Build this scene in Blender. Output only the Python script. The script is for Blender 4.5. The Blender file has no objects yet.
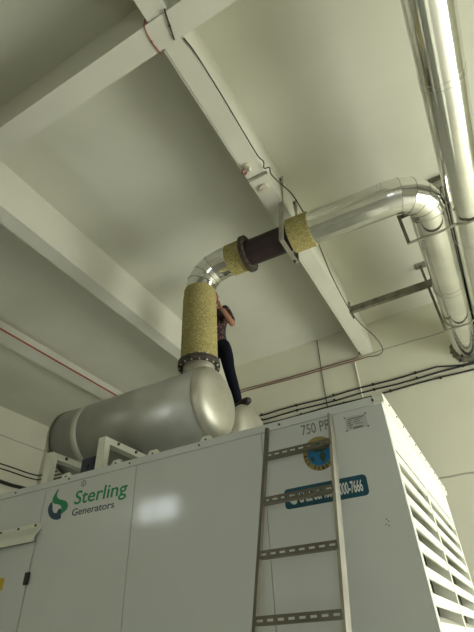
import bpy, bmesh, math, random
from mathutils import Vector, Matrix
random.seed(7)
PI = math.pi
SC = bpy.context.scene
COL = SC.collection
EYE = 1.5                       # camera height above the floor; builders below give heights relative to the eye

# ------------------------------------------------------------------ camera
cam_d = bpy.data.cameras.new('camera'); cam = bpy.data.objects.new('camera', cam_d); COL.objects.link(cam)
R = ((0.87241989, 0.48707424, -0.04049165), (-0.32370825, 0.51370116, -0.79457115), (-0.36619189, 0.70630716, 0.60581937))
M = Matrix((R[0], tuple(-c for c in R[1]), tuple(-c for c in R[2]))).transposed().to_4x4()
M.translation = (0, 0, EYE)
cam.matrix_world = M
cam_d.sensor_fit = 'AUTO'; cam_d.sensor_width = 36.0; cam_d.lens = 450.0 / 632.0 * 36.0
cam_d.clip_start = 0.05
SC.camera = cam

# ------------------------------------------------------------------ sky, light, exposure
w = bpy.data.worlds.new('sky'); SC.world = w; w.use_nodes = True
bgn = w.node_tree.nodes['Background']
bgn.inputs['Color'].default_value = (0.92, 0.975, 1.0, 1); bgn.inputs['Strength'].default_value = 8.0
def area(name, loc, rot, sx, sy, power, color, portal=False):
    l = bpy.data.lights.new(name, 'AREA'); l.shape = 'RECTANGLE'; l.size = sx; l.size_y = sy; l.energy = power; l.color = color
    l.cycles.is_portal = portal
    o = bpy.data.objects.new(name, l); COL.objects.link(o); o.location = loc; o.rotation_euler = rot
    return o
# warm daylight bounced in from the sunlit yard through the wide opening in the right wall
area('daylight_opening', (4.4, 4.3, 1.3), (0, PI/2, 0), 2.5, 3.4, 160, (1.0, 0.97, 0.74))
XLW = -8.07
# sky portals at the opening, the high window, and two fill openings added behind the camera and at the left
area('opening_portal', (4.55, 4.3, 1.3), (0, PI/2, 0), 2.6, 3.5, 1, (1, 1, 1), True)
area('rear_fill_portal', (1.6, -4.1, 1.2), (PI/2, 0, 0), .85, 2.4, 1, (1, 1, 1), True)
area('window_portal', (-7.3, -4.1, 4.51), (PI/2, 0, 0), 1.35, .58, 1, (1, 1, 1), True)
area('left_fill_portal', (XLW + .1, 3.3, .85), (0, -PI/2, 0), 1.7, 1.3, 1, (1, 1, 1), True)
SC.view_settings.view_transform = 'Standard'; SC.view_settings.look = 'None'
SC.view_settings.exposure = 0.11; SC.view_settings.gamma = 1.0; SC.view_settings.use_curve_mapping = False

# ------------------------------------------------------------------ materials
def mat(name, c, rough=0.6, metal=0.0, c2=None, scale=6.0, bump=0.0, bscale=None, detail=4.0, lo=0.35, hi=0.7, spec=0.5, rvar=0.0):
    m = bpy.data.materials.new(name); m.use_nodes = True
    nt = m.node_tree; b = nt.nodes['Principled BSDF']
    b.inputs['Base Color'].default_value = (*c, 1); b.inputs['Roughness'].default_value = rough; b.inputs['Metallic'].default_value = metal
    b.inputs['Specular IOR Level'].default_value = spec
    tc = nt.nodes.new('ShaderNodeTexCoord')
    n = nt.nodes.new('ShaderNodeTexNoise'); n.inputs['Scale'].default_value = scale; n.inputs['Detail'].default_value = detail
    nt.links.new(tc.outputs['Object'], n.inputs['Vector'])
    if c2:
        r = nt.nodes.new('ShaderNodeValToRGB')
        r.color_ramp.elements[0].position = lo; r.color_ramp.elements[0].color = (*c, 1)
        r.color_ramp.elements[1].position = hi; r.color_ramp.elements[1].color = (*c2, 1)
        nt.links.new(n.outputs['Fac'], r.inputs['Fac']); nt.links.new(r.outputs['Color'], b.inputs['Base Color'])
    if rvar:
        mr = nt.nodes.new('ShaderNodeMapRange'); mr.inputs['To Min'].default_value = rough - rvar; mr.inputs['To Max'].default_value = rough + rvar
        nt.links.new(n.outputs['Fac'], mr.inputs['Value']); nt.links.new(mr.outputs['Result'], b.inputs['Roughness'])
    if bump:
        n2 = nt.nodes.new('ShaderNodeTexNoise'); n2.inputs['Scale'].default_value = bscale or scale; n2.inputs['Detail'].default_value = 5
        nt.links.new(tc.outputs['Object'], n2.inputs['Vector'])
        bp = nt.nodes.new('ShaderNodeBump'); bp.inputs['Strength'].default_value = bump; bp.inputs['Distance'].default_value = 0.02
        nt.links.new(n2.outputs['Fac'], bp.inputs['Height']); nt.links.new(bp.outputs['Normal'], b.inputs['Normal'])
    return m
def wall_mat(name, c, c2, joints=()):
    """limewashed plaster with cloudy wear and a few dirty horizontal pour joints"""
    m = mat(name, c, 0.85, 0, c2, 0.9, 0.25, 3.0, 6.0, 0.35, 0.75, 0.2)
    nt = m.node_tree; b = nt.nodes['Principled BSDF']
    base = b.inputs['Base Color'].links[0].from_socket
    tc = nt.nodes.new('ShaderNodeTexCoord')
    # dirt specks
    n = nt.nodes.new('ShaderNodeTexNoise'); n.inputs['Scale'].default_value = 9; n.inputs['Detail'].default_value = 8; n.inputs['Roughness'].default_value = 0.75
    nt.links.new(tc.outputs['Object'], n.inputs['Vector'])
    rp = nt.nodes.new('ShaderNodeValToRGB'); rp.color_ramp.elements[0].position = 0.69; rp.color_ramp.elements[0].color = (0, 0, 0, 1)
    rp.color_ramp.elements[1].position = 0.78; rp.color_ramp.elements[1].color = (0.45, 0.45, 0.45, 1)
    nt.links.new(n.outputs['Fac'], rp.inputs['Fac'])
    mx = nt.nodes.new('ShaderNodeMix'); mx.data_type = 'RGBA'
    nt.links.new(rp.outputs['Color'], mx.inputs['Factor']); nt.links.new(base, mx.inputs['A']); mx.inputs['B'].default_value = (c[0]*.45, c[1]*.43, c[2]*.38, 1)
    out = mx.outputs['Result']
    if joints:
        sp = nt.nodes.new('ShaderNodeSeparateXYZ'); nt.links.new(tc.outputs['Object'], sp.inputs[0])
        n3 = nt.nodes.new('ShaderNodeTexNoise'); n3.inputs['Scale'].default_value = 3.0; nt.links.new(tc.outputs['Object'], n3.inputs['Vector'])
        for jz, wd, st in joints:
            a = nt.nodes.new('ShaderNodeMath'); a.operation = 'MULTIPLY_ADD'; nt.links.new(n3.outputs['Fac'], a.inputs[0]); a.inputs[1].default_value = 0.05
            nt.links.new(sp.outputs['Z'], a.inputs[2])
            s = nt.nodes.new('ShaderNodeMath'); s.operation = 'COMPARE'; nt.links.new(a.outputs[0], s.inputs[0]); s.inputs[1].default_value = jz + 0.025; s.inputs[2].default_value = wd
            k = nt.nodes.new('ShaderNodeMath'); k.operation = 'MULTIPLY'; nt.links.new(s.outputs[0], k.inputs[0]); k.inputs[1].default_value = st
            m2 = nt.nodes.new('ShaderNodeMix'); m2.data_type = 'RGBA'
            nt.links.new(k.outputs[0], m2.inputs['Factor']); nt.links.new(out, m2.inputs['A']); m2.inputs['B'].default_value = (0.12, 0.11, 0.08, 1)
            out = m2.outputs['Result']
    nt.links.new(out, b.inputs['Base Color'])
    return m

WALL = wall_mat('limewash_wall', (0.70, 0.69, 0.56), (0.62, 0.61, 0.485), ((1.69 + EYE, 0.012, 0.55), (3.70 + EYE, 0.010, 0.5)))
CEIL = wall_mat('limewash_ceiling', (0.60, 0.60, 0.50), (0.53, 0.53, 0.435))
BEAM = wall_mat('limewash_beam', (0.63, 0.625, 0.53), (0.56, 0.555, 0.465))
FLOOR = mat('concrete_floor', (0.60, 0.59, 0.53), 0.8, 0, (0.50, 0.49, 0.44), 2.0)
PANEL = mat('white_enclosure_paint', (0.69, 0.715, 0.705), 0.095, 0, (0.67, 0.695, 0.68), 3.0, 0.012, 2.0, spec=0.5)
PANELW = mat('white_paint_warm_lit', (0.78, 0.78, 0.68), 0.4)  # same white paint; warm light on the louvred end put into the cream colour
GAP = mat('dark_gap', (0.10, 0.10, 0.09), 0.9)
DARKIN = mat('intake_interior', (0.16, 0.155, 0.13), 0.9)
CLAD = mat('aluminium_cladding', (0.80, 0.805, 0.78), 0.15, 1.0, (0.70, 0.705, 0.68), 5.0, 0.05, 14.0, rvar=0.05)
SEAM = mat('cladding_seam_metal', (0.55, 0.55, 0.52), 0.35, 0.9)
SILM = mat('silencer_steel', (0.54, 0.545, 0.52), 0.42, 0.75, (0.42, 0.42, 0.39), 2.2, 0.05, 9.0, rvar=0.10)
SEND = mat('silencer_end_steel', (0.56, 0.55, 0.47), 0.46, 0.7, (0.43, 0.41, 0.33), 3.5, 0.05, 9.0)
BANDM = mat('pale_weld_band', (0.66, 0.65, 0.60), 0.5, 0.4)
LAG = mat('mineral_wool_lagging', (0.46, 0.40, 0.17), 0.95, 0, (0.27, 0.23, 0.09), 55.0, 0.9, 80.0, 6.0, 0.38, 0.66, 0.1)
RUST = mat('red_oxide_steel', (0.026, 0.012, 0.014), 0.5, 0.0, (0.017, 0.010, 0.012), 6.0, 0.05)
FLG = mat('flange_steel', (0.085, 0.072, 0.058), 0.55, 0.3, (0.05, 0.042, 0.034), 18.0)
GALV = mat('galvanised_steel', (0.46, 0.45, 0.38), 0.45, 0.7, (0.33, 0.32, 0.26), 12.0)
OLDST = mat('weathered_channel_steel', (0.22, 0.215, 0.16), 0.7, 0.1, (0.10, 0.095, 0.065), 9.0, 0.2, 20.0)
RAILM = mat('ladder_steel_lit', (0.42, 0.40, 0.33), 0.42, 0.3, (0.32, 0.305, 0.25), 8.0)  # paler copy of the ladder steel, light on the right rail put into its colour
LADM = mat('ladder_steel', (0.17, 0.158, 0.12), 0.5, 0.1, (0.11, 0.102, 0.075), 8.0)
BLACK = mat('black_cable', (0.018, 0.018, 0.016), 0.5)
REDC = mat('red_conduit', (0.30, 0.055, 0.03), 0.5)
BROWNC = mat('red_brown_conduit', (0.20, 0.075, 0.045), 0.55)
WHITEC = mat('white_conduit', (0.72, 0.70, 0.58), 0.55)
BLUEBOX = mat('dark_blue_box', (0.022, 0.027, 0.055), 0.45)
GREENL = mat('logo_green', (0.010, 0.26, 0.10), 0.4)
NAVYL = mat('logo_navy', (0.018, 0.055, 0.11), 0.4)
TEAL = mat('sign_teal', (0.004, 0.075, 0.125), 0.4)
WHITEL = mat('sign_white', (0.78, 0.80, 0.78), 0.5)
GREYL = mat('lettering_grey', (0.15, 0.155, 0.14), 0.6)
RATEL = mat('rating_grey', (0.20, 0.205, 0.19), 0.6)
GOLD = mat('emblem_gold', (0.33, 0.255, 0.08), 0.5)
OCEAN = mat('emblem_blue', (0.012, 0.17, 0.42), 0.4)
LAND = mat('emblem_land', (0.03, 0.075, 0.04), 0.5)
YELL = mat('warning_yellow', (0.60, 0.42, 0.03), 0.5)
HANDLE = mat('black_plastic', (0.02, 0.022, 0.022), 0.45)
PLATE = mat('rating_plate', (0.50, 0.52, 0.51), 0.4)
LAMPH = mat('lamp_holder_ivory', (0.62, 0.58, 0.46), 0.5)
GLASS = mat('pale_window_glass', (0.85, 0.9, 0.9), 0.05)
GLASS.node_tree.nodes['Principled BSDF'].inputs['Transmission Weight'].default_value = 1.0
SKIN = mat('skin', (0.36, 0.165, 0.105), 0.55)
TROUS = mat('dark_trousers', (0.008, 0.009, 0.014), 1.0, 0, (0.012, 0.013, 0.020), 20.0, spec=0.05)
SHOE = mat('dark_shoe', (0.022, 0.020, 0.018), 0.6)
HAIR = mat('black_hair', (0.012, 0.010, 0.009), 0.6)
EYEM = mat('eye_white', (0.7, 0.7, 0.68), 0.3)
LIP = mat('lip', (0.30, 0.10, 0.08), 0.5)
def floral():
    m = mat('floral_shirt', (0.018, 0.014, 0.016), 0.8)
    nt = m.node_tree; b = nt.nodes['Principled BSDF']; tc = nt.nodes.new('ShaderNodeTexCoord')
    v = nt.nodes.new('ShaderNodeTexVoronoi'); v.inputs['Scale'].default_value = 24
    nt.links.new(tc.outputs['Object'], v.inputs['Vector'])
    r = nt.nodes.new('ShaderNodeValToRGB'); e = r.color_ramp.elements
    e[0].position = 0.0; e[0].color = (0.34, 0.22, 0.20, 1); e[1].position = 0.55; e[1].color = (0.018, 0.014, 0.016, 1)
    a = e.new(0.26); a.color = (0.16, 0.06, 0.06, 1); c = e.new(0.34); c.color = (0.05, 0.016, 0.018, 1)
    nt.links.new(v.outputs['Distance'], r.inputs['Fac']); nt.links.new(r.outputs['Color'], b.inputs['Base Color'])
    return m
SHIRT = floral()

# ------------------------------------------------------------------ mesh helpers (heights relative to the eye)
def box(bm, x0, x1, y0, y1, z0, z1):
    v = [bm.verts.new((x, y, z)) for z in (z0, z1) for (x, y) in ((x0, y0), (x1, y0), (x1, y1), (x0, y1))]
    for f in ((3, 2, 1, 0), (4, 5, 6, 7), (0, 1, 5, 4), (1, 2, 6, 5), (2, 3, 7, 6), (3, 0, 4, 7)): bm.faces.new([v[i] for i in f])
    return v
def frame_of(d):
    d = d.normalized(); u = Vector((0, 0, 1)) if abs(d.z) < 0.9 else Vector((0, 1, 0))
    a = d.cross(u).normalized(); return a, a.cross(d).normalized()
def tube(bm, pts, r, n=16, caps=True, smooth=True, sharp_rings=False):
    """round sweep along pts; r a number or one radius per point"""
    pts = [Vector(p) for p in pts]; k = len(pts); rr = r if hasattr(r, '__len__') else [r] * k
    rings = []; prev = None
    for i, p in enumerate(pts):
        d = (pts[min(i+1, k-1)] - pts[max(i-1, 0)])
        if i not in (0, k-1):
            d0 = (pts[i]-pts[i-1]).normalized(); d1 = (pts[i+1]-pts[i]).normalized(); d = d0 + d1
            if d.length < 1e-6: d = d0
        d.normalize()
        if prev is None: a, b = frame_of(d)
        else:
            a = (prev - d * prev.dot(d)).normalized(); b = a.cross(d).normalized() * -1
            b = d.cross(a)
        if prev is None: b = d.cross(a)
        prev = a
        rings.append([bm.verts.new(p + (a * math.cos(t) + b * math.sin(t)) * rr[i]) for t in (2*PI*j/n for j in range(n))])
    for i in range(k-1):
        for j in range(n):
            f = bm.faces.new((rings[i][j], rings[i][(j+1) % n], rings[i+1][(j+1) % n], rings[i+1][j])); f.smooth = smooth
    if caps: bm.faces.new(list(reversed(rings[0]))); bm.faces.new(rings[-1])
    if sharp_rings:
        for ring in rings:
            for j in range(n):
                e = bm.edges.get((ring[j], ring[(j+1) % n]))
                if e: e.smooth = False
    else:
        for ring in (rings[0], rings[-1]):
            for j in range(n):
                e = bm.edges.get((ring[j], ring[(j+1) % n]))
                if e: e.smooth = False
    return rings
def bar(bm, p, q, wx, wy):
    """rectangular bar from p to q, wx and wy its two widths"""
    p, q = Vector(p), Vector(q); a, b = frame_of(q - p)
    v = [bm.verts.new(c + a * sx * wx / 2 + b * sy * wy / 2) for c in (p, q) for sx, sy in ((-1, -1), (1, -1), (1, 1), (-1, 1))]
    for f in ((3, 2, 1, 0), (4, 5, 6, 7), (0, 1, 5, 4), (1, 2, 6, 5), (2, 3, 7, 6), (3, 0, 4, 7)): bm.faces.new([v[i] for i in f])
def prism_y(bm, prof, y0, y1):
    """profile of (x, z) points extruded along y"""
    a = [bm.verts.new((x, y0, z)) for x, z in prof]; b = [bm.verts.new((x, y1, z)) for x, z in prof]; n = len(prof)
    bm.faces.new(a); bm.faces.new(list(reversed(b)))
    for i in range(n): bm.faces.new((a[i], b[i], b[(i+1) % n], a[(i+1) % n]))
def prism_x(bm, prof, x0, x1):
    a = [bm.verts.new((x0, y, z)) for y, z in prof]; b = [bm.verts.new((x1, y, z)) for y, z in prof]; n = len(prof)
    bm.faces.new(a); bm.faces.new(list(reversed(b)))
    for i in range(n): bm.faces.new((a[i], b[i], b[(i+1) % n], a[(i+1) % n]))
def lathe_x(bm, prof, yc, zc, n=48):
    """profile of (x, r) turned about an x-parallel axis"""
    rings = []
    for x, r in prof:
        if r < 1e-5: rings.append([bm.verts.new((x, yc, zc))]); continue
        rings.append([bm.verts.new((x, yc + r*math.cos(2*PI*j/n), zc + r*math.sin(2*PI*j/n))) for j in range(n)])
    for A, B in zip(rings, rings[1:]):
        for j in range(n):
            if len(A) == 1 and len(B) == 1: continue
            if len(A) == 1: f = bm.faces.new((A[0], B[j], B[(j+1) % n]))
            elif len(B) == 1: f = bm.faces.new((A[j], B[0], A[(j+1) % n]))
            else: f = bm.faces.new((A[j], B[j], B[(j+1) % n], A[(j+1) % n]))
            f.smooth = True
def finish(name, bm, m, parent=None, bevel=0.0, keep_normals=False):
    if bevel: bmesh.ops.bevel(bm, geom=list(bm.edges), offset=bevel, segments=2, affect='EDGES', profile=0.5)
    if not keep_normals: bmesh.ops.recalc_face_normals(bm, faces=bm.faces)
    bmesh.ops.translate(bm, verts=bm.verts, vec=(0, 0, EYE))
    root = parent
    while root is not None and root.parent is not None: root = root.parent
    if root is not None: bmesh.ops.translate(bm, verts=bm.verts, vec=-root.location)
    me = bpy.data.meshes.new(name); bm.to_mesh(me); bm.free(); me.materials.append(m)
    o = bpy.data.objects.new(name, me); COL.objects.link(o)
    if parent is not None: o.parent = parent
    return o
def NB(): return bmesh.new()
def thing(name, label, cat, loc, group=None):
    o = bpy.data.objects.new(name, None); COL.objects.link(o); o.empty_display_size = 0.1
    o.location = (loc[0], loc[1], loc[2] + EYE); o['label'] = label; o['category'] = cat
    if group: o['group'] = group
    return o
def tag(o, label, cat, group=None):
    o['label'] = label; o['category'] = cat
    if group: o['group'] = group
    return o
def struct(name, bm, m, **k):
    o = finish(name, bm, m, **k); o['kind'] = 'structure'; return o
def dup(root, delta, label):
    r = root.copy(); COL.objects.link(r); r.location = root.location + Vector(delta); r['label'] = label
    for ch in list(root.children):
        c = ch.copy(); COL.objects.link(c); c.parent = r
        for g in list(ch.children):
            d = g.copy(); COL.objects.link(d); d.parent = c
    return r
def text_mesh(txt, x0, x1, zb, zcap, y, depth=0.0012, bold=0.0, shear=0.0, skew=0.0):
    """text as a mesh on the plane y, cap height zb..zcap, stretched to x0..x1; skew is the rise of its base line per metre"""
    cu = bpy.data.curves.new('t', 'FONT'); cu.body = txt; cu.extrude = 0.5; cu.offset = bold; cu.shear = shear; cu.resolution_u = 6
    o = bpy.data.objects.new('t', cu); COL.objects.link(o)
    dg = bpy.context.evaluated_depsgraph_get(); me = bpy.data.meshes.new_from_object(o.evaluated_get(dg))
    bm = NB(); bm.from_mesh(me)
    bpy.data.objects.remove(o); bpy.data.curves.remove(cu); bpy.data.meshes.remove(me)
    xs = [v.co.x for v in bm.verts]; a, b = min(xs), max(xs)
    cu2 = 0.729                                   # cap height of the built-in typeface, per unit size
    for v in bm.verts:
        px, py, pz = v.co
        X = x0 + (px - a) / (b - a) * (x1 - x0)
        v.co = (X, y - depth * (0.5 + pz), zb + py / cu2 * (zcap - zb) + (X - x0) * skew)
    return bm
def flat_poly(bm, pts, y, depth=0.0012):
    """outline of (x, z) points as a thin sticker on plane y"""
    a = [bm.verts.new((x, y - depth, z)) for x, z in pts]; b = [bm.verts.new((x, y, z)) for x, z in pts]; n = len(pts)
    bm.faces.new(a); bm.faces.new(list(reversed(b)))
    for i in range(n): bm.faces.new((a[i], b[i], b[(i+1) % n], a[(i+1) % n]))
def smooth_loop(pts, it=2):
    for _ in range(it):
        q = []
        for i in range(len(pts)):
            a, b = pts[i], pts[(i+1) % len(pts)]
            q += [(a[0]*.75 + b[0]*.25, a[1]*.75 + b[1]*.25), (a[0]*.25 + b[0]*.75, a[1]*.25 + b[1]*.75)]
        pts = q
    return pts
def disc(cx, cz, r, n=40): return [(cx + r*math.cos(2*PI*i/n), cz + r*math.sin(2*PI*i/n)) for i in range(n)]

# ------------------------------------------------------------------ the room
YW = 6.27; XL = -8.07; ZC = 4.25; ZB = 3.71; XR = 4.5; YF = -4.2; FL = -EYE
b = NB(); box(b, XL-.3, XR+.3, YF-.3, YW+.3, FL-.2, FL); struct('floor', b, FLOOR)
b = NB(); box(b, XL-.3, XR+.3, YF-.3, YW+.3, ZC, ZC+.2); struct('ceiling', b, CEIL)
b = NB(); box(b, XL-.3, XR+.3, YW, YW+.3, FL, ZC); struct('wall_back', b, WALL)
b = NB(); box(b, XL-.3, XL, YF-.3, 2.65, FL, ZC); box(b, XL-.3, XL, 3.95, YW, FL, ZC); box(b, XL-.3, XL, 2.65, 3.95, .2, ZC); struct('wall_left', b, WALL)  # low gap behind the enclosure added to brighten the left ceiling
b = NB()                                                     # right wall with its wide daylight opening
box(b, XR, XR+.3, YF, 2.5, FL, ZC); box(b, XR, XR+.3, 6.05, YW, FL, ZC); box(b, XR, XR+.3, 2.5, 6.05, 1.15, ZC)
struct('wall_right', b, WALL)
b = NB()                                                     # wall behind the camera: high window, plus a doorway-sized gap added for fill light
box(b, XL, -7.98, YF-.3, YF, FL, ZC); box(b, -6.62, 1.18, YF-.3, YF, FL, ZC); box(b, 2.02, XR, YF-.3, YF, FL, ZC); box(b, 1.18, 2.02, YF-.3, YF, .9, ZC)
box(b, -7.98, -6.62, YF-.3, YF, FL, 2.72); box(b, -7.98, -6.62, YF-.3, YF, 3.30, ZC)
struct('wall_front', b, WALL)
b = NB()
for x0, x1 in ((-7.98, -7.93), (-7.47, -7.43), (-6.67, -6.62)): box(b, x0, x1, YF-.2, YF-.14, 2.72, 3.30)
for x0, x1 in ((-7.93, -7.47), (-7.43, -6.67)): box(b, x0, x1, YF-.2, YF-.14, 2.72, 2.77); box(b, x0, x1, YF-.2, YF-.14, 3.25, 3.30)
struct('window_1', b, PANELW)
# beams
def beam(x0, x1, y0, y1, z0, name='ceiling_beam'):
    b = NB(); box(b, x0, x1, y0, y1, z0, ZC); return struct(name, b, BEAM)
GY0, GY1 = 0.905, 1.10
beam(XL, XR, GY0, GY1, ZB - .012, 'ceiling_girder')
AX0, AX1 = -1.075, -0.902
beam(AX0, AX1, GY1, YW, ZB); beam(AX0, AX1, YF, GY0, ZB)
BX0, BX1 = -3.555, -3.36
beam(BX0, BX1, GY1, YW, ZB); beam(BX0, BX1, YF, GY0, ZB)
beam(-5.98, -5.68, GY1, YW, 4.10); beam(-5.98, -5.68, YF, GY0, 4.10)

# ------------------------------------------------------------------ the generator enclosure
D = 2.5; T = 1.18; X1 = -0.386; X0 = -5.3; YB = 4.8; ZBOT = FL + .22
gen = thing('generator_enclosure', 'large white generator enclosure with green and navy lettering and a louvred end', 'generator', (X1, D, FL))
b = NB(); box(b, X0+.02, X1-.14, D+.012, YB-.02, ZBOT, T-.02); finish('inner_body', b, GAP, gen)
b = NB(); box(b, X0-.02, X1+.02, D-.03, YB+.02, FL, ZBOT); finish('skid_base', b, FLG, gen, bevel=.01)
seams = [X0, -4.2, -3.078, -2.175, -1.165, X1+.0025]
ztop = T - .035
for i in range(5):
    a, c = seams[i] + .0025, seams[i+1] - .0025
    if i == 1: a = -4.19; continue
    b = NB(); box(b, a, c, D, D+.04, ZBOT, ztop); finish('side_panel', b, PANEL, gen)
# header over the door, door leaf, hood
b = NB(); box(b, -4.1975, -3.0805, D, D+.04, .76, ztop); finish('side_panel', b, PANEL, gen)
door = NB(); box(door, -4.195, -3.084, D-.004, D+.036, ZBOT+.02, .756); door = finish('access_door', door, PANEL, gen, bevel=.003)
b = NB(); box(b, -3.100, -3.056, D-.022, D-.004, .475, .555); finish('door_handle', b, HANDLE, door, bevel=.006)['label'] = 'black latch handle'
b = NB(); box(b, -3.46, -3.325, D-.0055, D-.004, .465, .545); finish('warning_sticker', b, YELL, door)['label'] = 'yellow warning sticker'
b = NB(); prism_x(b, [(D, .862), (D-.05, .80), (D-.05, .748), (D-.043, .748), (D-.043, .79), (D, .845)], -4.25, -3.05)
hood = finish('rain_hood', b, PANELW, gen)
b = NB()
for x in (-3.95, -3.72, -3.5, -3.3, -3.11):
    b = NB(); tube(b, [(x, D-.003, .872), (x, D-.010, .872)], .009, 8); finish('hood_bolt', b, FLG, hood)
b = NB(); box(b, X0, -3.06, D-.003, D, .858, .885); finish('hood_flange', b, PANELW, hood)
# corner post and louvred end
b = NB(); box(b, X1-.03, X1, D+.041, D+.065, ZBOT, ztop); finish('corner_post', b, PANELW, gen, bevel=.004)
b = NB()
ZL0, ZL1 = -1.12, .892
box(b, X1-.02, X1, D+.066, YB, ZL1, ztop)                       # blank sheet above the louvres
box(b, X1-.02, X1, D+.066, YB, ZBOT, ZL0)
box(b, X1-.12, X1, 3.43, 3.48, ZL0, ZL1)                       # mullion
box(b, X1-.12, X1, YB-.07, YB, ZL0, ZL1)
box(b, X1-.12, X1-.031, D+.055, D+.065, ZL0, ZL1)
finish('end_frame', b, PANELW, gen)
b = NB(); box(b, X1-.138, X1-.125, D+.03, YB-.02, ZBOT, ZL1+.06); finish('intake_backing', b, DARKIN, gen)
for (ya, yb) in ((D+.066, 3.429), (3.481, YB-.071)):
    pitch = .112; nb = int((ZL1 - ZL0) / pitch)
    for k in range(nb):
        z = ZL1 - .012 - k * pitch
        b = NB()
        prism_y(b, [(X1-.004, z-.050), (X1-.004, z), (X1-.10, z+.050 if k else z+.01), (X1-.108, z+.045 if k else z+.002), (X1-.014, z-.008), (X1-.014, z-.050)], ya, yb)
        finish('louver_blade', b, PANELW, gen)
# roof, rim and bolts
b = NB(); box(b, X0, X1-.005, D+.005, YB, T-.02, T); finish('roof_sheet', b, PANEL, gen)
b = NB(); box(b, X0, X1-.047, D-.012, D+.05, T-.038, T+.012); rim = finish('roof_rim', b, PANEL, gen, bevel=.004)
b = NB(); box(b, X1-.045, X1+.018, D-.012, YB+.02, T-.038, T+.022); rim2 = finish('roof_rim', b, PANELW, gen, bevel=.004)
for y in [D+.12 + .19*i for i in range(12)]:
    b = NB(); tube(b, [(X1+.017, y, T-.012), (X1+.023, y, T-.012)], .006, 8); finish('rim_bolt', b, FLG, rim2)
for x in [-.43 - .6*i for i in range(9)]:
    b = NB(); tube(b, [(x, D-.012, T-.014), (x, D-.018, T-.014)], .007, 8); finish('rim_bolt', b, FLG, rim)
for x in (-2.95, -2.43, -2.08, -1.62):                          # lifting lugs along the roof edge
    b = NB(); prism_y(b, [(x-.055, T+.012), (x+.055, T+.012), (x+.055, T+.04), (x+.03, T+.075), (x-.03, T+.075), (x-.055, T+.04)], D+.055, D+.085)
    lug = finish('lifting_lug', b, PANELW, gen, bevel=.004)
    b = NB(); tube(b, [(x, D+.0555, T+.045), (x, D+.049, T+.045)], .007, 8); finish('lug_bolt', b, FLG, lug)
# lettering and marks
YS = D - .0004
finish('maker_name', text_mesh('Sterling', -2.745, -2.238, .964, 1.064, YS, bold=.012, shear=.06, skew=-.02), GREENL, gen)['label'] = 'green lettering Sterling'
finish('maker_subtitle', text_mesh('Generators', -2.748, -2.345, .884, .936, YS, bold=.004, skew=-.012), NAVYL, gen)['label'] = 'navy lettering Generators'
b = NB(); flat_poly(b, smooth_loop([(-2.938, 1.125), (-2.967, 1.087), (-2.985, 1.057), (-2.987, 1.027), (-2.966, 1.007), (-2.916, .995), (-2.883, .981), (-2.869, .960), (-2.871, .936), (-2.884, .910), (-2.850, .921), (-2.824, .931), (-2.805, .950), (-2.805, .975), (-2.825, 1.001), (-2.858, 1.015), (-2.908, 1.029), (-2.939, 1.049), (-2.950, 1.072)], 1), YS)
finish('flame_mark', b, GREENL, gen)
b = NB(); flat_poly(b, smooth_loop([(-2.989, 1.03), (-3.012, 1.004), (-3.018, .975), (-3.0, .935), (-2.966, .903), (-2.924, .885), (-2.88, .879), (-2.854, .887), (-2.866, .916), (-2.868, .956), (-2.901, .957), (-2.908, .936), (-2.919, .930), (-2.947, .940), (-2.966, .962), (-2.971, .989)], 1), YS)
finish('flame_mark', b, NAVYL, gen)
b = NB(); flat_poly(b, disc(-2.68, 1.108, .024, 24), YS); ring = finish('registered_mark', b, GREYL, gen)
b = NB(); flat_poly(b, disc(-2.68, 1.108, .018, 24), YS-.0012); inn = finish('mark_field', b, PANEL, ring)
finish('mark_letter', text_mesh('R', -2.688, -2.672, 1.096, 1.12, YS-.0024), GREYL, ring)
finish('rating_lettering', text_mesh('750 PR', -.892, -.706, 1.064, 1.130, YS, bold=.006), RATEL, gen)
b = NB(); flat_poly(b, disc(-.802, .935, .100), YS); em = finish('round_emblem', b, GOLD, gen)
b = NB(); flat_poly(b, disc(-.802, .935, .073), YS-.0012); finish('globe', b, OCEAN, em)
b = NB()
for pts in ([(-.862, .952), (-.85, .972), (-.815, .982), (-.775, .978), (-.757, .955), (-.762, .932), (-.78, .936), (-.79, .925), (-.80, .918), (-.808, .93), (-.825, .925), (-.845, .935)],
            [(-.812, .915), (-.79, .922), (-.772, .905), (-.782, .88), (-.797, .858), (-.805, .872), (-.817, .895)],
            [(-.875, .905), (-.857, .91), (-.846, .892), (-.848, .872), (-.862, .878)]):
    flat_poly(b, smooth_loop([(x + .013, z + .015) for x, z in pts], 1), YS-.0024)
finish('continents', b, LAND, em)
word = 'ECO FRIENDLY'
for i, ch in enumerate(word):                                    # letters running round the lower rim
    if ch == ' ': continue
    t = PI * (1.02 + .96 * i / (len(word) - 1)); cx, cz = -.802 + .0865*math.cos(t), .935 + .0865*math.sin(t)
    tb = text_mesh(ch, -.0065, .0065, -.010, .010, YS-.0012, bold=.02)
    rot = t + PI/2
    for v in tb.verts:
        x, z = v.co.x, v.co.z; v.co.x = cx + x*math.cos(rot) - z*math.sin(rot); v.co.z = cz + x*math.sin(rot) + z*math.cos(rot)
    finish('emblem_letter', tb, HANDLE, em)
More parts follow.
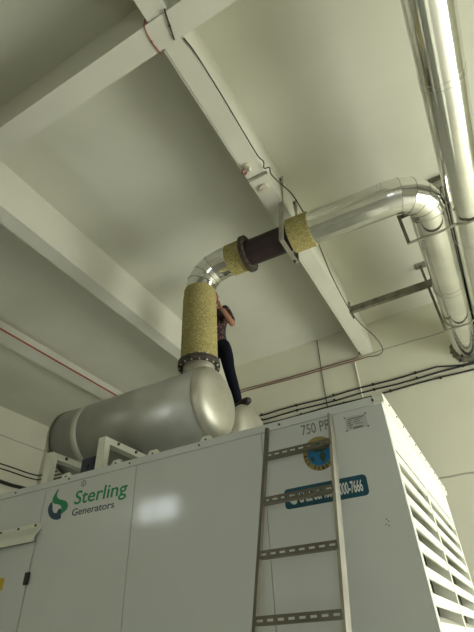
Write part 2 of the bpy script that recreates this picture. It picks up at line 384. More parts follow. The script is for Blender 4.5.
# teal phone sign
def rrect(x0, x1, z0, z1, r, n=6):
    p = []
    for cx, cz, a in ((x1-r, z0+r, -PI/2), (x1-r, z1-r, 0), (x0+r, z1-r, PI/2), (x0+r, z0+r, PI)):
        p += [(cx + r*math.cos(a + PI/2*i/n), cz + r*math.sin(a + PI/2*i/n)) for i in range(n+1)]
    return p
b = NB(); flat_poly(b, rrect(-1.048, -.562, .660, .770, .022), YS); sg = finish('phone_sign', b, TEAL, gen)
finish('sign_lettering', text_mesh('CALL US: 1800-3000-7666', -.960, -.590, .686, .748, YS-.0012, bold=.018), WHITEL, sg)
b = NB()
for t0, t1, r in ((-1.0, .9, .017), (-1.0, .9, .028)):
    o = [(-1.006 + r*math.cos(t0+.75 + (t1-t0)*i/8), .722 + r*math.sin(t0+.75 + (t1-t0)*i/8)) for i in range(9)]
    q = [(-1.006 + (r-.005)*math.cos(t0+.75 + (t1-t0)*i/8), .722 + (r-.005)*math.sin(t0+.75 + (t1-t0)*i/8)) for i in range(9)]
    flat_poly(b, o + q[::-1], YS-.0012)
flat_poly(b, smooth_loop([(-1.024, .738), (-1.008, .742), (-1.004, .727), (-1.013, .722), (-1.006, .706), (-.992, .699), (-.984, .706), (-.970, .697), (-.978, .682), (-.995, .679), (-1.015, .694), (-1.026, .716)], 1), YS-.0012)
finish('handset_icon', b, WHITEL, sg)
# rating plate
b = NB(); box(b, -.616, -.489, YS-.0015, YS, 1.026, 1.106); rp = finish('rating_plate', b, PLATE, gen)
b = NB()
for (xa, xb, z, h) in ((-.60, -.50, 1.092, .005), (-.605, -.575, 1.08, .004), (-.565, -.52, 1.08, .004), (-.605, -.58, 1.068, .005), (-.57, -.53, 1.068, .004), (-.605, -.575, 1.056, .005), (-.56, -.515, 1.055, .003), (-.60, -.58, 1.043, .004), (-.575, -.52, 1.034, .009)):
    box(b, xa, xb, YS-.0025, YS-.0015, z-h/2, z+h/2)
for x, z in ((-.616, 1.106), (-.489, 1.106), (-.616, 1.026), (-.489, 1.026)): tube(b, [(x, YS, z), (x, YS-.004, z)], .005, 8)
finish('plate_marking', b, GREYL, rp)
b = NB()                                                         # scuffs on the panel
for x, z in ((-.505, .53), (-.497, .52), (-.50, .50), (-.512, .508)): flat_poly(b, disc(x, z, .004, 6), YS, .0006)
finish('paint_scuff', b, GREYL, gen)

# ------------------------------------------------------------------ cradles, silencers
SY1, SY2, SR, SZ = 3.07, 3.92, 0.322, 1.795
def cradle(x):
    t = thing('silencer_cradle', 'white steel cradle under the silencers, above the letters of the maker name', 'frame', (x, 2.55, T), 'silencer cradles')
    wd = .038
    for y in (2.56, 4.34):
        b = NB(); box(b, x-wd, x+wd, y-.03, y+.03, T+.0005, SZ-SR-.062); finish('post', b, PANELW, t, bevel=.003)
        b = NB(); box(b, x-.08, x+.08, y-.045, y+.045, T+.0005, T+.012); finish('foot_plate', b, PANELW, t)
    b = NB(); box(b, x-wd, x+wd, 2.53, 4.37, SZ-SR-.062, SZ-SR-.009); bmn = finish('cross_beam', b, PANELW, t, bevel=.003)
    for y in (2.68, 2.9):
        b = NB(); tube(b, [(x+wd, y, SZ-SR-.03), (x+wd+.01, y, SZ-SR-.03)], .012, 8); finish('beam_bolt', b, FLG, bmn)
    return t
c1 = cradle(-2.585)
c2 = dup(c1, (-.585, 0, 0), 'white steel cradle under the far end of the silencers, above the flame mark')
c1['label'] = 'white steel cradle under the silencers, above the green lettering'
sx0, sx1 = -3.52, -1.875
sil = thing('exhaust_silencer', 'large grey steel silencer drum carrying the wool-wrapped riser', 'silencer', (sx1, SY1, T), 'exhaust silencers')
b = NB(); lathe_x(b, [(sx0, SR-.01), (sx0, SR), (sx1, SR), (sx1, SR-.01)], SY1, SZ, 64); finish('drum', b, SILM, sil)
DOME = .115
for s, xe in ((1, sx1), (-1, sx0)):
    b = NB(); pr = [(xe - s*.016, SR + .008), (xe + s*.002, SR + .008)]
    pr += [(xe + s*(.002 + DOME*math.sin(t)), SR*math.cos(t)**.75 if t < 1.5 else 0) for t in [PI/2*i/14 for i in range(1, 15)]]
    lathe_x(b, pr, SY1, SZ, 64); finish('domed_end', b, SEND, sil)['label'] = 'domed end plate'
b = NB(); lathe_x(b, [(-3.235, SR), (-3.235, SR+.004), (-3.165, SR+.004), (-3.165, SR)], SY1, SZ, 64); finish('weld_band', b, BANDM, sil)['label'] = 'pale band'
dup(sil, (-.085, SY2-SY1, 0), 'pale silencer drum behind, with the person standing on it')
sil['label'] = 'large grey steel silencer drum carrying the wool-wrapped riser'
# small control box by the cradle
b = NB(); box(b, -2.79, -2.64, 2.545, 2.65, T+.0005, T+.15); jb = finish('junction_box', b, BLUEBOX, None, bevel=.008)
tag(jb, 'small dark blue box on the enclosure roof beside a white cradle post', 'box')
b = NB(); box(b, -2.77, -2.66, 2.538, 2.545, T+.02, T+.13); finish('box_lid', b, BLUEBOX, jb, bevel=.003)
b = NB(); tube(b, [(-2.715, 2.538, T+.08), (-2.715, 2.53, T+.08)], .02, 12); finish('lid_knob', b, HANDLE, jb)

# ------------------------------------------------------------------ exhaust pipe
PX, PY = -2.022, 3.07; PR = .165
ex = thing('exhaust_pipe', 'exhaust pipe of wool lagging, maroon steel and shiny cladding rising from the silencer', 'pipe', (PX, PY, SZ+SR))
b = NB(); tube(b, [(PX, PY, SZ+SR-.06), (PX, PY, 2.19)], .150, 40); finish('outlet_neck', b, SEND, ex)
for z0, z1 in ((2.19, 2.214), (2.218, 2.242)):
    b = NB(); tube(b, [(PX, PY, z0), (PX, PY, z1)], .200, 48); finish('pipe_flange', b, FLG, ex)
for i in range(16):
    a = 2*PI*(i+.5)/16; x, y = PX + .184*math.cos(a), PY + .184*math.sin(a)
    b = NB(); tube(b, [(x, y, 2.178), (x, y, 2.254)], .010, 6, smooth=False); finish('flange_bolt', b, SEAM, ex)
b = NB(); tube(b, [(PX, PY, 2.246), (PX, PY, 2.30), (PX, PY, 2.62), (PX, PY, 2.9), (PX, PY, 3.015)], [.176, .178, .176, .175, .174], 56)
finish('riser_lagging', b, LAG, ex)['label'] = 'yellow mineral wool lagging round the riser'
b = NB(); tube(b, [(PX, PY, 3.00), (PX, PY, 3.12)], [.168, .167], 56); finish('lagging_cuff', b, LAG, ex)
# first elbow
ZH = 3.40; dz = -.034                                                       # horizontal run falls slightly to the right
def HZ(x): return ZH + (x + 1.68) * dz
def elbow(bm, p0, c, u, v, r_b, r, n):
    """gored bend about centre c: starts at c+u*r_b, ends at c+v*r_b"""
    c, u, v = Vector(c), Vector(u), Vector(v); pts = [Vector(p0)] if p0 is not None else []
    for i in range(n+1):
        t = PI/2*i/n; pts.append(c + u*(r_b*math.cos(t)) + v*(r_b*math.sin(t)))
    return [pts[0] - v*.012] + pts + [pts[-1] - u*.012]        # short straight collars at both ends
rb = .285
pts = elbow(None, None, (PX+rb, PY, HZ(PX+rb)-rb), (-1, 0, 0), (0, 0, 1), rb, PR, 4)
pts = pts + [Vector((-1.60, PY, HZ(-1.60)))]
b = NB(); tube(b, pts, PR-.002, 56, sharp_rings=True)
def ring(bm, p, d, r, wd=.012, h=.004, n=48):
    p, d = Vector(p), Vector(d).normalized(); tube(bm, [p - d*wd/4, p + d*wd/4], r + h*.5, n)
el1 = finish('gored_elbow', b, CLAD, ex)
for i in (2, 3, 4):
    p = pts[i]; d = (pts[i+1] - pts[i-1]); b = NB(); ring(b, p, d, PR-.002, .006, .003); finish('elbow_seam', b, FLG, el1)
dirx = (1, 0, dz)
b = NB(); tube(b, [(-1.632, PY, HZ(-1.632)), (-1.447, PY, HZ(-1.447))], .171, 56); finish('pipe_lagging', b, LAG, ex)['label'] = 'yellow wool collar before the flange'
for xa, xb in ((-1.446, -1.428), (-1.424, -1.406)):
    b = NB(); tube(b, [(xa, PY, HZ(xa)), (xb, PY, HZ(xb))], .200, 48); finish('pipe_flange', b, FLG, ex)
for i in range(16):
    a = 2*PI*(i+.5)/16; y, z = PY + .186*math.cos(a), .186*math.sin(a)
    b = NB(); tube(b, [(-1.456, y, HZ(-1.456)+z), (-1.396, y, HZ(-1.396)+z)], .008, 6, smooth=False); finish('flange_bolt', b, FLG, ex)
b = NB(); tube(b, [(-1.43, PY, HZ(-1.43)), (-.90, PY, HZ(-.90))], .138, 48); finish('bare_pipe', b, RUST, ex)['label'] = 'bare maroon steel pipe'
b = NB(); tube(b, [(-.925, PY, HZ(-.925)), (-.705, PY, HZ(-.705))], .178, 56); finish('pipe_lagging', b, LAG, ex)['label'] = 'yellow wool collar after the hanger'
LX = .340; rb2 = .30; ZLEG = HZ(LX)
xe = LX - rb2
b = NB(); tube(b, [(-.72, PY, HZ(-.72)), (xe, PY, ZLEG)], PR, 64); run = finish('cladding_run', b, CLAD, ex)
for x in (xe-.05, xe-.015):
    b = NB(); ring(b, (x, PY, HZ(x)), dirx, PR, .010); finish('cladding_seam', b, SEAM, run)
pts = elbow(None, None, (xe, PY+rb2, ZLEG), (0, -1, 0), (1, 0, 0), rb2, PR, 5)
b = NB(); tube(b, pts, PR, 64, sharp_rings=True); el2 = finish('gored_elbow', b, CLAD, ex)
for i in range(2, 6):
    b = NB(); ring(b, pts[i], pts[i+1] - pts[i-1], PR, .006, .003); finish('elbow_seam', b, FLG, el2)
b = NB(); tube(b, [(LX, PY+rb2, ZLEG), (LX+.012, YW-.001, 3.335)], PR, 64); leg = finish('cladding_run', b, CLAD, ex)
for y in (3.36, 4.62, 4.70, 5.35):
    b = NB(); ring(b, (LX, y, ZLEG), (0, 1, 0), PR, .012, .005); finish('cladding_seam', b, SEAM, leg)
b = NB()                                                            # rough sealing where the pipe enters the wall
n = 40; inner = []; outer = []
for i in range(n):
    a = 2*PI*i/n; ro = PR + .035 + .03*random.random(); inner.append(b.verts.new((LX+.012+PR*math.cos(a), YW-.014, 3.335+PR*math.sin(a))))
    outer.append(b.verts.new((LX+.012+ro*math.cos(a), YW-.001, 3.335+ro*math.sin(a))))
for i in range(n): b.faces.new((inner[i], inner[(i+1) % n], outer[(i+1) % n], outer[i]))
finish('wall_seal', b, OLDST, ex)['label'] = 'rough grey mortar ring at the wall'

# second duct passing over on the right
BXc = .667; BZ = 3.30; BR = .158
bd = thing('exhaust_duct', 'straight shiny clad duct at the top right running to the back wall', 'duct', (BXc, 3.0, BZ-BR))
b = NB(); tube(b, [(BXc, YF+.02, BZ), (BXc, YW-.001, BZ)], BR, 64); finish('cladding_run', b, CLAD, bd)
for y in (-1.2, .2, 1.2, 2.10, 2.15, 3.95, 5.3):
    b = NB(); ring(b, (BXc, y, BZ), (0, 1, 0), BR, .008, .0035); finish('cladding_seam', b, SEAM, bd)

# ------------------------------------------------------------------ steel supports
hg = thing('pipe_hanger', 'galvanised U shaped strap hanging from the beam around the maroon pipe', 'hanger', (-.873, PY, 3.17))
hx, hb = -.888, -.975                                            # bolted to the beam's side, leaning down to the pipe
for y, zt in ((PY-.185, 4.10), (PY+.195, 4.12)):
    b = NB(); bar(b, (hx+.012, y, zt), (hb, y, 3.19), .048, .010); finish('strap_leg', b, GALV, hg)
    b = NB(); tube(b, [(hx+.002, y-.006, zt-.05), (hx+.002, y-.016, zt-.05)], .011, 8); finish('strap_bolt', b, FLG, hg)
b = NB(); box(b, hb-.020, hb+.022, PY-.192, PY+.202, 3.178, 3.190); finish('strap_base', b, GALV, hg)
b = NB(); tube(b, [(hb, PY+.14, 3.15), (hb, PY+.14, 3.178)], .012, 8); finish('strap_bolt', b, FLG, hg)
# cantilever channel from the beam
ch = thing('channel_bracket', 'weathered steel channel reaching from the beam towards the clad pipe', 'bracket', (-.89, 5.2, 3.79))
b = NB(); z0, z1 = 3.785, 3.875
box(b, -.885, .215, 5.175, 5.183, z0, z1); box(b, -.885, .215, 5.184, 5.235, z0, z0+.008); box(b, -.885, .215, 5.184, 5.235, z1-.008, z1)
finish('channel', b, OLDST, ch)
b = NB(); box(b, -.901, -.885, 5.12, 5.29, 3.73, 3.93); finish('end_plate', b, OLDST, ch)
for y, z in ((5.14, 3.75), (5.27, 3.75), (5.14, 3.91), (5.27, 3.91)):
    b = NB(); tube(b, [(-.886, y, z), (-.87, y, z)], .011, 6); finish('plate_bolt', b, FLG, ch)
# hangers carrying the straps under the pipes
def saddle(y, x0, xs, zt, zsad, label):
    t = thing('pipe_saddle', label, 'bracket', (x0, y, zsad))
    b = NB(); box(b, x0-.016, x0+.016, y-.004, y, zsad, zt); box(b, x0-.016, x0-.012, y+.0005, y+.03, zsad, zt); finish('hanger_angle', b, OLDST, t)
    b = NB()
    for a, c in zip(xs, xs[1:]): bar(b, (a[0], y+.016, a[1]), (c[0], y+.016, c[1]), .028, .010)
    finish('saddle_strap', b, OLDST, t)
    return t
zs = ZLEG - PR - .012
t = saddle(3.53, .085, [(.07, zs-.004), (.24, zs-.008), (.34, zs-.009), (.44, zs-.004), (.52, 3.165), (.60, BZ-BR-.012), (.70, BZ-BR-.010), (.82, BZ-BR+.01), (.88, 3.2)], ZLEG+PR+.045, zs-.02,
       'steel strap slung under both ducts just past the elbow')
b = NB(); box(b, .069, .60, 3.531, 3.56, ZLEG+PR+.012, ZLEG+PR+.045); finish('top_angle', b, OLDST, t)
t = saddle(5.30, .157, [(.14, zs-.006), (.24, zs-.008), (.34, zs-.009), (.44, zs-.006), (.54, 3.19)], ZC-.0145, zs-.02,
       'steel hanger with ceiling plate and strap under the pipe by the wall')
b = NB(); box(b, .157-.07, .157+.07, 5.24, 5.36, ZC-.014, ZC-.0005); finish('ceiling_plate', b, OLDST, t)

# ceiling channels between the ducts
def cchan(name, x0, x1, y0, y1, label):
    b = NB(); along_y = (y1 - y0) > (x1 - x0)
    box(b, x0, x1, y0, y1, ZC-.085, ZC-.0005)
    o = finish(name, b, OLDST); tag(o, label, 'channel')
cchan('ceiling_channel', .625, .70, 4.0, 5.72, 'steel channel on the ceiling running lengthwise between the two ducts')
cchan('ceiling_channel', .52, 1.25, 3.88, 3.98, 'short steel channel across the ceiling just behind the elbow')
cchan('ceiling_channel', .60, 1.3, 5.74, 5.84, 'short steel channel across the ceiling close to the back wall')

# ------------------------------------------------------------------ ladder
lad = thing('ladder', 'steel ladder with slotted rungs leaning on the enclosure under the rating lettering', 'ladder', (-.9, 2.0, FL))
def LY(z): return 2.452 - .303 * (1.15 - z)
def rail(x, ztop, s, m):
    b = NB()
    p, q = (LY(FL), FL + .004), (LY(ztop), ztop)
    # angle section: flange towards the camera, web going back
    def plate(xa, xb, ya, yb):
        v = [b.verts.new((X, Y0 + yy, Z)) for (Y0, Z) in (p, q) for X, yy in ((xa, ya), (xb, ya), (xb, yb), (xa, yb))]
        for f in ((3, 2, 1, 0), (4, 5, 6, 7), (0, 1, 5, 4), (1, 2, 6, 5), (2, 3, 7, 6), (3, 0, 4, 7)): b.faces.new([v[i] for i in f])
    plate(x - .010, x + .006, 0, .004); plate(x + .002, x + .006, .0045, .075 if s > 0 else .034)
    finish('rail', b, m, lad)
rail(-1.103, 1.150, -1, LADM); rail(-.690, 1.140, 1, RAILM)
zr = .945
while zr > FL + .1:
    y = LY(zr) - .006
    b = NB(); xa, xb = -1.096, -.691; h = .018
    n = 8; w_ = (xb - xa) / n
    box(b, xa, xb, y-.004, y, zr-h, zr-.005); box(b, xa, xb, y-.004, y, zr+.005, zr+h)
    for i in range(n+1):
        c = xa + i*w_; box(b, max(xa, c-.010), min(xb, c+.010), y-.004, y, zr-.005, zr+.005)
    box(b, xa, xb, y, y+.036, zr-h, zr-h+.003)
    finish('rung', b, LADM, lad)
    zr -= .272

# ------------------------------------------------------------------ cables and small fittings
def cable(name, pts, r, m, label, cat='cable', n=8, group=None, clips=None):
    b = NB(); tube(b, pts, r, n); o = finish(name, b, m); tag(o, label, cat, group)
    if clips:
        q = r * 1.25
        for c in clips:
            b = NB(); box(b, c[0]-q, c[0]+q, c[1]-q, c[1]+q, c[2]-q, c[2]+q); finish('cable_clip', b, m, o)
    return o
def curve(pts, k=6):
    """Catmull-Rom through pts"""
    P = [Vector(p) for p in pts]; P = [2*P[0]-P[1]] + P + [2*P[-1]-P[-2]]; out = []
    for i in range(1, len(P)-2):
        for j in range(k):
            t = j/k; a, b_, c, d = P[i-1], P[i], P[i+1], P[i+2]
            out.append(.5*((2*b_) + (c-a)*t + (2*a-5*b_+4*c-d)*t*t + (3*b_-a-3*c+d)*t**3))
    out.append(P[-2]); return out
for z, lab in ((3.170, 'uppermost of the three black cables clipped along the back wall'), (3.085, 'middle one of the three black cables clipped along the back wall')):
    pts = [(XL+.014, y, z + .006*math.sin(y*5)) for y in (-3, -1.5, 0, 1.2, 2.4, 3.4, 4.2, 5, 5.6, 6.0)] + [(XL+.02, YW-.06, z), (XL+.06, YW-.016, z)]
    pts += [(-7.6 + .3*i, YW-.014, z + .008*math.sin(i*1.7 + z*9) - (.062 if z > 3.1 and i >= 26 else 0)) for i in range(41)]
    cable('wall_cable', pts, .0125, BLACK, lab, group='black cables on the back wall', clips=[(-6.6 + .62*i, YW-.016, z + .004) for i in range(17)])
z = 3.003
cable('wall_cable', [(-7.9 + .3*i, YW-.014, z + .008*math.sin(i*1.3)) for i in range(42)], .0125, BLACK, 'lowest of the three black cables clipped along the back wall', group='black cables on the back wall', clips=[(-6.4 + .7*i, YW-.016, z) for i in range(15)])
cable('wall_cable', [(XL+.035, y, 2.85 + .01*math.sin(y*4)) for y in [-2 + .35*i for i in range(23)]] + [(XL+.05, YW-.09, 2.86)], .034, BLACK, 'thick dark cable bundle low on the left wall')
# paired red-brown conduits along the joint of the back wall, curling up to the beam
cable('red_conduit', curve([(-4.6, YW-.014, 3.735), (-3.3, YW-.014, 3.735), (-2.6, YW-.014, 3.712), (-2.1, YW-.014, 3.70), (-1.5, YW-.014, 3.70), (-1.27, YW-.014, 3.69), (-1.16, YW-.014, 3.70), (-1.10, YW-.016, 3.78), (-1.092, YW-.05, 3.86), (-1.09, YW-.3, 3.86)]), .007, BROWNC, 'upper red-brown conduit on the back wall curling up to the beam', 'conduit', group='red-brown conduits')
cable('red_conduit', curve([(-4.6, YW-.014, 3.69), (-3.25, YW-.014, 3.69), (-2.6, YW-.014, 3.672), (-2.1, YW-.014, 3.66), (-1.5, YW-.014, 3.655), (-1.1, YW-.014, 3.65), (-.98, YW-.014, 3.655)]), .007, BROWNC, 'lower red-brown conduit on the back wall below its twin', 'conduit', group='red-brown conduits')
cable('wall_wire', [(-1.745, YW-.009, ZC-.004), (-1.755, YW-.009, 3.8), (-1.765, YW-.009, 3.3), (-1.77, YW-.009, 2.2)], .008, OLDST, 'thin grey wire running straight down the back wall', 'wire')
cable('white_conduit', [(-1.21, YW-.012, 3.62), (-1.215, YW-.012, 2.3)], .012, WHITEC, 'white conduit down the back wall below the beam end', 'conduit')
# red conduit on the far secondary beam
b = NB(); tube(b, [(-5.672, GY1+.01, 4.112), (-5.672, YW-.03, 4.112)], .014, 8)
tag(finish('beam_conduit', b, REDC), 'bright red conduit along the edge of the far left beam', 'conduit')
# red conduit crossing the girder and running down the beam's side
cable('beam_conduit', [(-1.103, GY0-.012, 3.95), (-1.103, GY0-.012, 3.72), (-1.105, GY0-.010, ZB-.024), (-1.12, .95, ZB-.022), (-1.125, 1.03, ZB-.022), (-1.115, GY1+.012, ZB-.024)], .0045, REDC, 'short red conduit crossing the girder beside the beam', 'conduit', clips=[(-1.122, 1.01, ZB-.022)])
cable('beam_conduit', [(-1.088, GY1+.02, ZB+.015), (-1.087, 3.0, ZB+.012), (-1.087, 5.9, ZB+.012), (-1.09, 6.15, ZB+.012)], .0085, WHITEC, 'painted conduit along the lower left edge of the long beam', 'conduit')
# black cable along the beam
YB_ = ZB - .0125
pts = [(-.915, GY0-.022, 3.98), (-.918, GY0-.018, 3.74), (-.92, GY0-.006, ZB-.026), (-.935, .96, ZB-.024), (-.955, 1.03, ZB-.024), (-.97, 1.085, ZB-.022)]
cable('black_cable', pts, .006, BLACK, 'short black cable crossing under the girder to the beam', clips=[(-.945, .99, ZB-.022)])
pts = [(-.905, GY1+.012, ZB-.012), (-.890, 1.25, ZB-.006), (-.884, 1.6, ZB+.004), (-.884, 2.0, ZB+.004), (-.882, 2.28, ZB+.004), (-.86, 2.36, ZB-.01), (-.885, 2.42, ZB-.02), (-.845, 2.46, ZB+.01), (-.86, 2.52, ZB-.004), (-.84, 2.68, ZB+.03), (-.79, 2.86, ZB+.03), (-.765, 3.05, ZB-.03), (-.76, 3.30, ZB-.06), (-.80, 3.7, ZB-.03), (-.85, 4.2, ZB-.01), (-.872, 4.7, ZB-.004), (-.872, 5.05, ZB-.006), (-.84, 5.4, ZB-.02), (-.76, 5.75, ZB-.03), (-.73, 6.05, ZB-.04), (-.75, 6.22, ZB-.06), (-.84, YW-.02, ZB-.085), (-.95, YW-.02, ZB-.07), (-.99, YW-.018, ZB-.06)]
cable('black_cable', curve(pts, 5), .006, BLACK, 'long thin black cable along the right edge of the beam to the wall')
# fittings on the beam underside
b = NB(); tube(b, [(-.985, 2.63, ZB-.0005), (-.985, 2.63, ZB-.03)], [.05, .045], 28); dr = finish('junction_disc', b, LAMPH)
tag(dr, 'round ivory ceiling rose under the long beam', 'fitting')
b = NB(); tube(b, [(-.985, 2.63, ZB-.0305), (-.985, 2.63, ZB-.036)], .022, 20); finish('rose_cap', b, LAMPH, dr)
b = NB(); box(b, AX0-.01, AX1+.02, 2.465, 2.495, ZB-.014, ZB-.0005); tag(finish('flat_bar', b, GALV), 'flat steel bar across the underside of the long beam', 'bar')
ph = thing('lamp_holder', 'ivory lamp holder with a red wire under the long beam', 'fitting', (-1.02, 2.33, ZB))
b = NB(); tube(b, [(-1.02, 2.33, ZB-.0005), (-1.02, 2.33, ZB-.02)], .035, 20); finish('holder_base', b, LAMPH, ph)
b = NB(); tube(b, curve([(-1.02, 2.33, ZB-.02), (-1.015, 2.33, ZB-.05), (-.985, 2.33, ZB-.07)], 4), [.022]*8 + [.02], 14); finish('holder_socket', b, LAMPH, ph)
b = NB(); tube(b, curve([(-1.05, 2.335, ZB-.006), (-1.085, 2.35, ZB-.012), (-1.088, 2.40, ZB-.006), (-1.06, 2.39, ZB-.008), (-1.03, 2.35, ZB-.03)], 5), .006, 6); finish('red_wire', b, REDC, ph)

# ------------------------------------------------------------------ the person
def skin_mesh(verts, edges, radii, roots, sub=2):
    me = bpy.data.meshes.new('skin_tmp'); me.from_pydata([Vector(v) for v in verts], edges, [])
    o = bpy.data.objects.new('skin_tmp', me); COL.objects.link(o)
    md = o.modifiers.new('s', 'SKIN'); md.use_smooth_shade = True
    for i, r in enumerate(radii):
        sv = me.skin_vertices[0].data[i]; sv.radius = r if hasattr(r, '__len__') else (r, r); sv.use_root = i in roots
    sb = o.modifiers.new('d', 'SUBSURF'); sb.levels = sub; sb.render_levels = sub
    dg = bpy.context.evaluated_depsgraph_get(); m2 = bpy.data.meshes.new_from_object(o.evaluated_get(dg))
    bpy.data.objects.remove(o); bpy.data.meshes.remove(me)
    bm = NB(); bm.from_mesh(m2); bpy.data.meshes.remove(m2)
    for f in bm.faces: f.smooth = True
    return bm
def join_bm(a, c):
    me = bpy.data.meshes.new('j'); c.to_mesh(me); c.free(); a.from_mesh(me); bpy.data.meshes.remove(me)
class Chain:
    def __init__(self): self.v = []; self.e = []; self.r = []; self.roots = []
    def add(self, p, r, link=None, root=False):
        self.v.append(p); self.r.append(r); i = len(self.v)-1
        if link is not None: self.e.append((link, i))
        if root: self.roots.append(i)
        return i
    def run(self, pts, link):
        for p, r in pts: link = self.add(p, r, link)
        return link
per = thing('person', 'person in a dark floral shirt and dark trousers standing on the rear silencer', 'person', (-2.2, 3.75, 2.088))
HC = Vector((-2.235, 3.755, 2.93))
JL = dict(hip=(-2.150, 3.757, 2.885), knee=(-2.085, 3.715, 2.56), ank=(-2.018, 3.765, 2.175))
JR = dict(hip=(-2.320, 3.757, 2.885), knee=(-2.335, 3.710, 2.56), ank=(-2.355, 3.770, 2.175))
SHL, ELL, WRL = (-2.125, 3.755, 3.415), (-2.012, 3.715, 3.12), (-2.080, 3.585, 3.305)
SHR, ELR, WRR = (-2.435, 3.755, 3.415), (-2.525, 3.70, 3.15), (-2.43, 3.545, 3.30)
NK, HD = Vector((-2.29, 3.750, 3.50)), Vector((-2.305, 3.725, 3.66))
c = Chain()
p0 = c.add(HC, (.105, .075), root=True)
s = c.run([((-2.25, 3.76, 3.06), (.108, .074)), ((-2.268, 3.76, 3.2), (.125, .09)), ((-2.28, 3.757, 3.34), (.13, .09))], p0)
nk = c.run([((-2.285, 3.755, 3.44), (.075, .06)), (NK, .052), ((-2.295, 3.742, 3.56), .05)], s)
for J in (JL, JR):
    h = Vector(J['hip']); k = Vector(J['knee']); a = Vector(J['ank'])
    c.run([(h, .066), (h.lerp(k, .5), .062), (k, .050), (k.lerp(a, .35) + Vector((0, .01, 0)), .048), (a, .034)], p0)
for S, E_, W in ((SHL, ELL, WRL), (SHR, ELR, WRR)):
    S, E_, W = Vector(S), Vector(E_), Vector(W)
    c.run([(S, .050), (S.lerp(E_, .5), .042), (E_, .036), (E_.lerp(W, .35), .037), (W, (.022, .027))], s)
body = skin_mesh(c.v, c.e, c.r, c.roots)
def foot(a, d):
    a = Vector(a); d = Vector(d).normalized(); f = Chain()
    i = f.add(a + Vector((0, 0, .01)), .034, root=True); i = f.add(a - d*.015 + Vector((0, 0, -.045)), .034, i)
    f.run([(a + d*.07 + Vector((0, 0, -.052)), (.036, .026)), (a + d*.13 + Vector((0, 0, -.06)), (.036, .02)), (a + d*.165 + Vector((0, 0, -.064)), (.026, .015))], i)
    return skin_mesh(f.v, f.e, f.r, f.roots)
DL, DR = (.86, -.42, 0), (-.35, -.9, 0)
join_bm(body, foot(JL['ank'], DL)); join_bm(body, foot(JR['ank'], DR))
def hand(W, d, palm_n, side):
    """palm with four curled fingers and a thumb; d points along the hand, palm_n out of the palm"""
    W, d, nrm = Vector(W), Vector(d).normalized(), Vector(palm_n).normalized(); ac = d.cross(nrm).normalized() * side
    f = Chain(); i = f.add(W, (.022, .026), root=True); i = f.add(W + d*.035, (.030, .017), i); f.add(W + d*.075, (.036, .014), i)
    bm = skin_mesh(f.v, f.e, f.r, f.roots)
    for k, (L, off) in enumerate(((.070, .027), (.078, .009), (.072, -.009), (.056, -.026))):
        q = W + d*.068 + ac*off; g = Chain(); i = g.add(q, .0095, root=True); dd = d.copy(); pos = q
        for sgm, frac in enumerate((.42, .32, .26)):
            dd = (dd + nrm*(.28 + .1*sgm)).normalized(); pos = pos + dd*L*frac; i = g.add(pos, .009 - .001*sgm, i)
        join_bm(bm, skin_mesh(g.v, g.e, g.r, g.roots, 1))
    g = Chain(); q = W + d*.02 + ac*.018; i = g.add(q, .012, root=True)
    i = g.add(q + ac*.028 + d*.022 + nrm*.008, .011, i); i = g.add(q + ac*.036 + d*.05 + nrm*.018, .0095, i); g.add(q + ac*.032 + d*.07 + nrm*.026, .008, i)
    join_bm(bm, skin_mesh(g.v, g.e, g.r, g.roots, 1))
    return bm
join_bm(body, hand(WRL, Vector(WRL)-Vector(ELL) + Vector((-.04, .01, .03)), (-.5, .6, 0.3), 1))
join_bm(body, hand(WRR, Vector(WRR)-Vector(ELR) + Vector((.04, .01, .03)), (.5, .6, 0.3), -1))
# head: shaped sphere with brow, nose, chin, ears
hb = NB(); bmesh.ops.create_uvsphere(hb, u_segments=28, v_segments=20, radius=1.0)
for v in hb.verts:
    x, y, z_ = v.co
    wx, dy, hz = .074, .094, .112
    if z_ < 0: wx *= 1 - .28*(-z_)**1.3; dy *= 1 - .12*(-z_)
    X, Y, Z = x*wx, y*dy, z_*hz
    if y < 0:                                                  # the face looks towards -y
        g = math.exp(-((x/.16)**2)); Y -= .020*g*math.exp(-((z_+.16)/.16)**2) + .006*g*math.exp(-((z_+.05)/.3)**2)
        Y += .009*math.exp(-((abs(x)-.38)/.17)**2)*math.exp(-((z_-.02)/.12)**2)
        Y -= .008*math.exp(-((x/.3)**2))*math.exp(-((z_+.82)/.16)**2)
        Y -= .006*math.exp(-((x/.28)**2))*math.exp(-((z_+.50)/.10)**2)
    v.co = (X, Y, Z)
for f in hb.faces: f.smooth = True
for sx in (-1, 1):
    g = Chain(); i = g.add((sx*.070, .006, -.03), (.008, .012), root=True); g.run([((sx*.077, .010, 0), (.008, .018)), ((sx*.078, .014, .022), (.007, .014))], i)
    join_bm(hb, skin_mesh(g.v, g.e, g.r, g.roots, 1))
rotm = Matrix.Rotation(.25, 4, 'Z') @ Matrix.Rotation(.12, 4, 'X')
bmesh.ops.transform(hb, matrix=Matrix.Translation(HD) @ rotm, verts=hb.verts)
join_bm(body, hb)
body = finish('body', body, SKIN, per)
HM = Matrix.Translation(HD) @ rotm
hh = NB(); bmesh.ops.create_uvsphere(hh, u_segments=28, v_segments=20, radius=1.0)
kill = [v for v in hh.verts if (v.co.z < (.40 if v.co.y < -.2 else (-.35 if v.co.y > .25 else .12)))]
bmesh.ops.delete(hh, geom=kill, context='VERTS')
for v in hh.verts: v.co = (v.co.x*.081, v.co.y*.102 + .002, v.co.z*.121)
for f in hh.faces: f.smooth = True
bmesh.ops.solidify(hh, geom=hh.faces[:], thickness=.008)
bmesh.ops.transform(hh, matrix=HM, verts=hh.verts); finish('hair', hh, HAIR, per)
eb = NB()
for sx in (-1, 1):
    t_ = NB(); bmesh.ops.create_icosphere(t_, subdivisions=2, radius=.0115, matrix=Matrix.Translation((sx*.029, -.0775, .003))); join_bm(eb, t_)
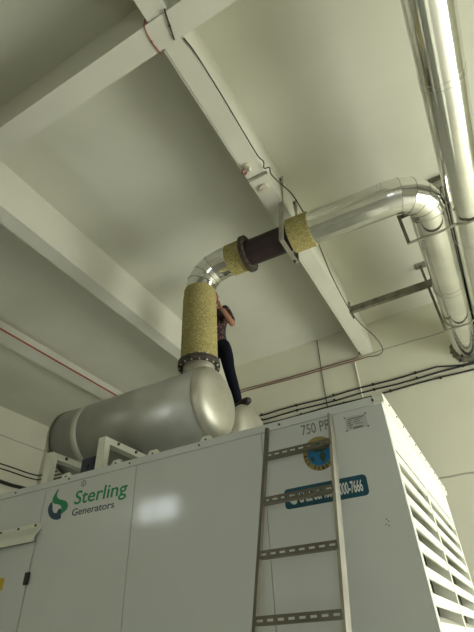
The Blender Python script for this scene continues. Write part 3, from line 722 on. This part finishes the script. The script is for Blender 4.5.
for f in eb.faces: f.smooth = True
bmesh.ops.transform(eb, matrix=HM, verts=eb.verts); finish('eyes', eb, EYEM, per)
mb = NB(); g = Chain(); i = g.add((-.024, -.083, -.058), .004, root=True); g.run([((0, -.0905, -.057), .006), ((.024, -.083, -.058), .004)], i)
join_bm(mb, skin_mesh(g.v, g.e, g.r, g.roots, 1)); bmesh.ops.transform(mb, matrix=HM, verts=mb.verts); finish('mouth', mb, LIP, per)
# clothes
c = Chain(); p0 = c.add((-2.236, 3.755, 2.915), (.158, .116), root=True); p0 = c.add((-2.238, 3.755, 2.985), (.152, .110), p0)
s = c.run([((-2.25, 3.76, 3.06), (.140, .102)), ((-2.268, 3.76, 3.2), (.142, .104)), ((-2.28, 3.757, 3.34), (.143, .102))], p0)
c.run([((-2.285, 3.755, 3.44), (.088, .072)), ((-2.288, 3.752, 3.475), (.062, .06))], s)
for S, E_ in ((SHL, ELL), (SHR, ELR)):
    S, E_ = Vector(S), Vector(E_); c.run([(S + Vector((0, 0, .004)), .064), (S.lerp(E_, .45), .058), (S.lerp(E_, .82), .054)], s)
finish('shirt', skin_mesh(c.v, c.e, c.r, c.roots), SHIRT, per)['label'] = 'dark floral short-sleeved shirt'
c = Chain(); p0 = c.add((-2.236, 3.755, 2.945), (.134, .094), root=True); c.add((-2.24, 3.757, 3.03), (.124, .086), p0)
for J in (JL, JR):
    h = Vector(J['hip']); k = Vector(J['knee']); a = Vector(J['ank'])
    c.run([(h, .088), (h.lerp(k, .5), .080), (k, .066), (k.lerp(a, .5) + Vector((0, .006, 0)), .058), (a.lerp(k, .04), .050), (a + Vector((0, 0, -.025)), .050)], p0)
finish('trousers', skin_mesh(c.v, c.e, c.r, c.roots), TROUS, per)
for J, d in ((JL, DL), (JR, DR)):
    a = Vector(J['ank']); d = Vector(d).normalized(); f = Chain()
    i = f.add(a + Vector((0, 0, .0)), .046, root=True); i = f.add(a - d*.025 + Vector((0, 0, -.046)), .046, i)
    f.run([(a + d*.07 + Vector((0, 0, -.052)), (.050, .048)), (a + d*.14 + Vector((0, 0, -.050)), (.050, .042)), (a + d*.20 + Vector((0, 0, -.056)), (.040, .032))], i)
    finish('shoe', skin_mesh(f.v, f.e, f.r, f.roots), SHOE, per)

per.scale = (1.06, 1.06, 1.06)                                # a person of about 1.72 m, standing on the drum
per.location = (-2.272, SY2, SZ + SR + EYE + .006)
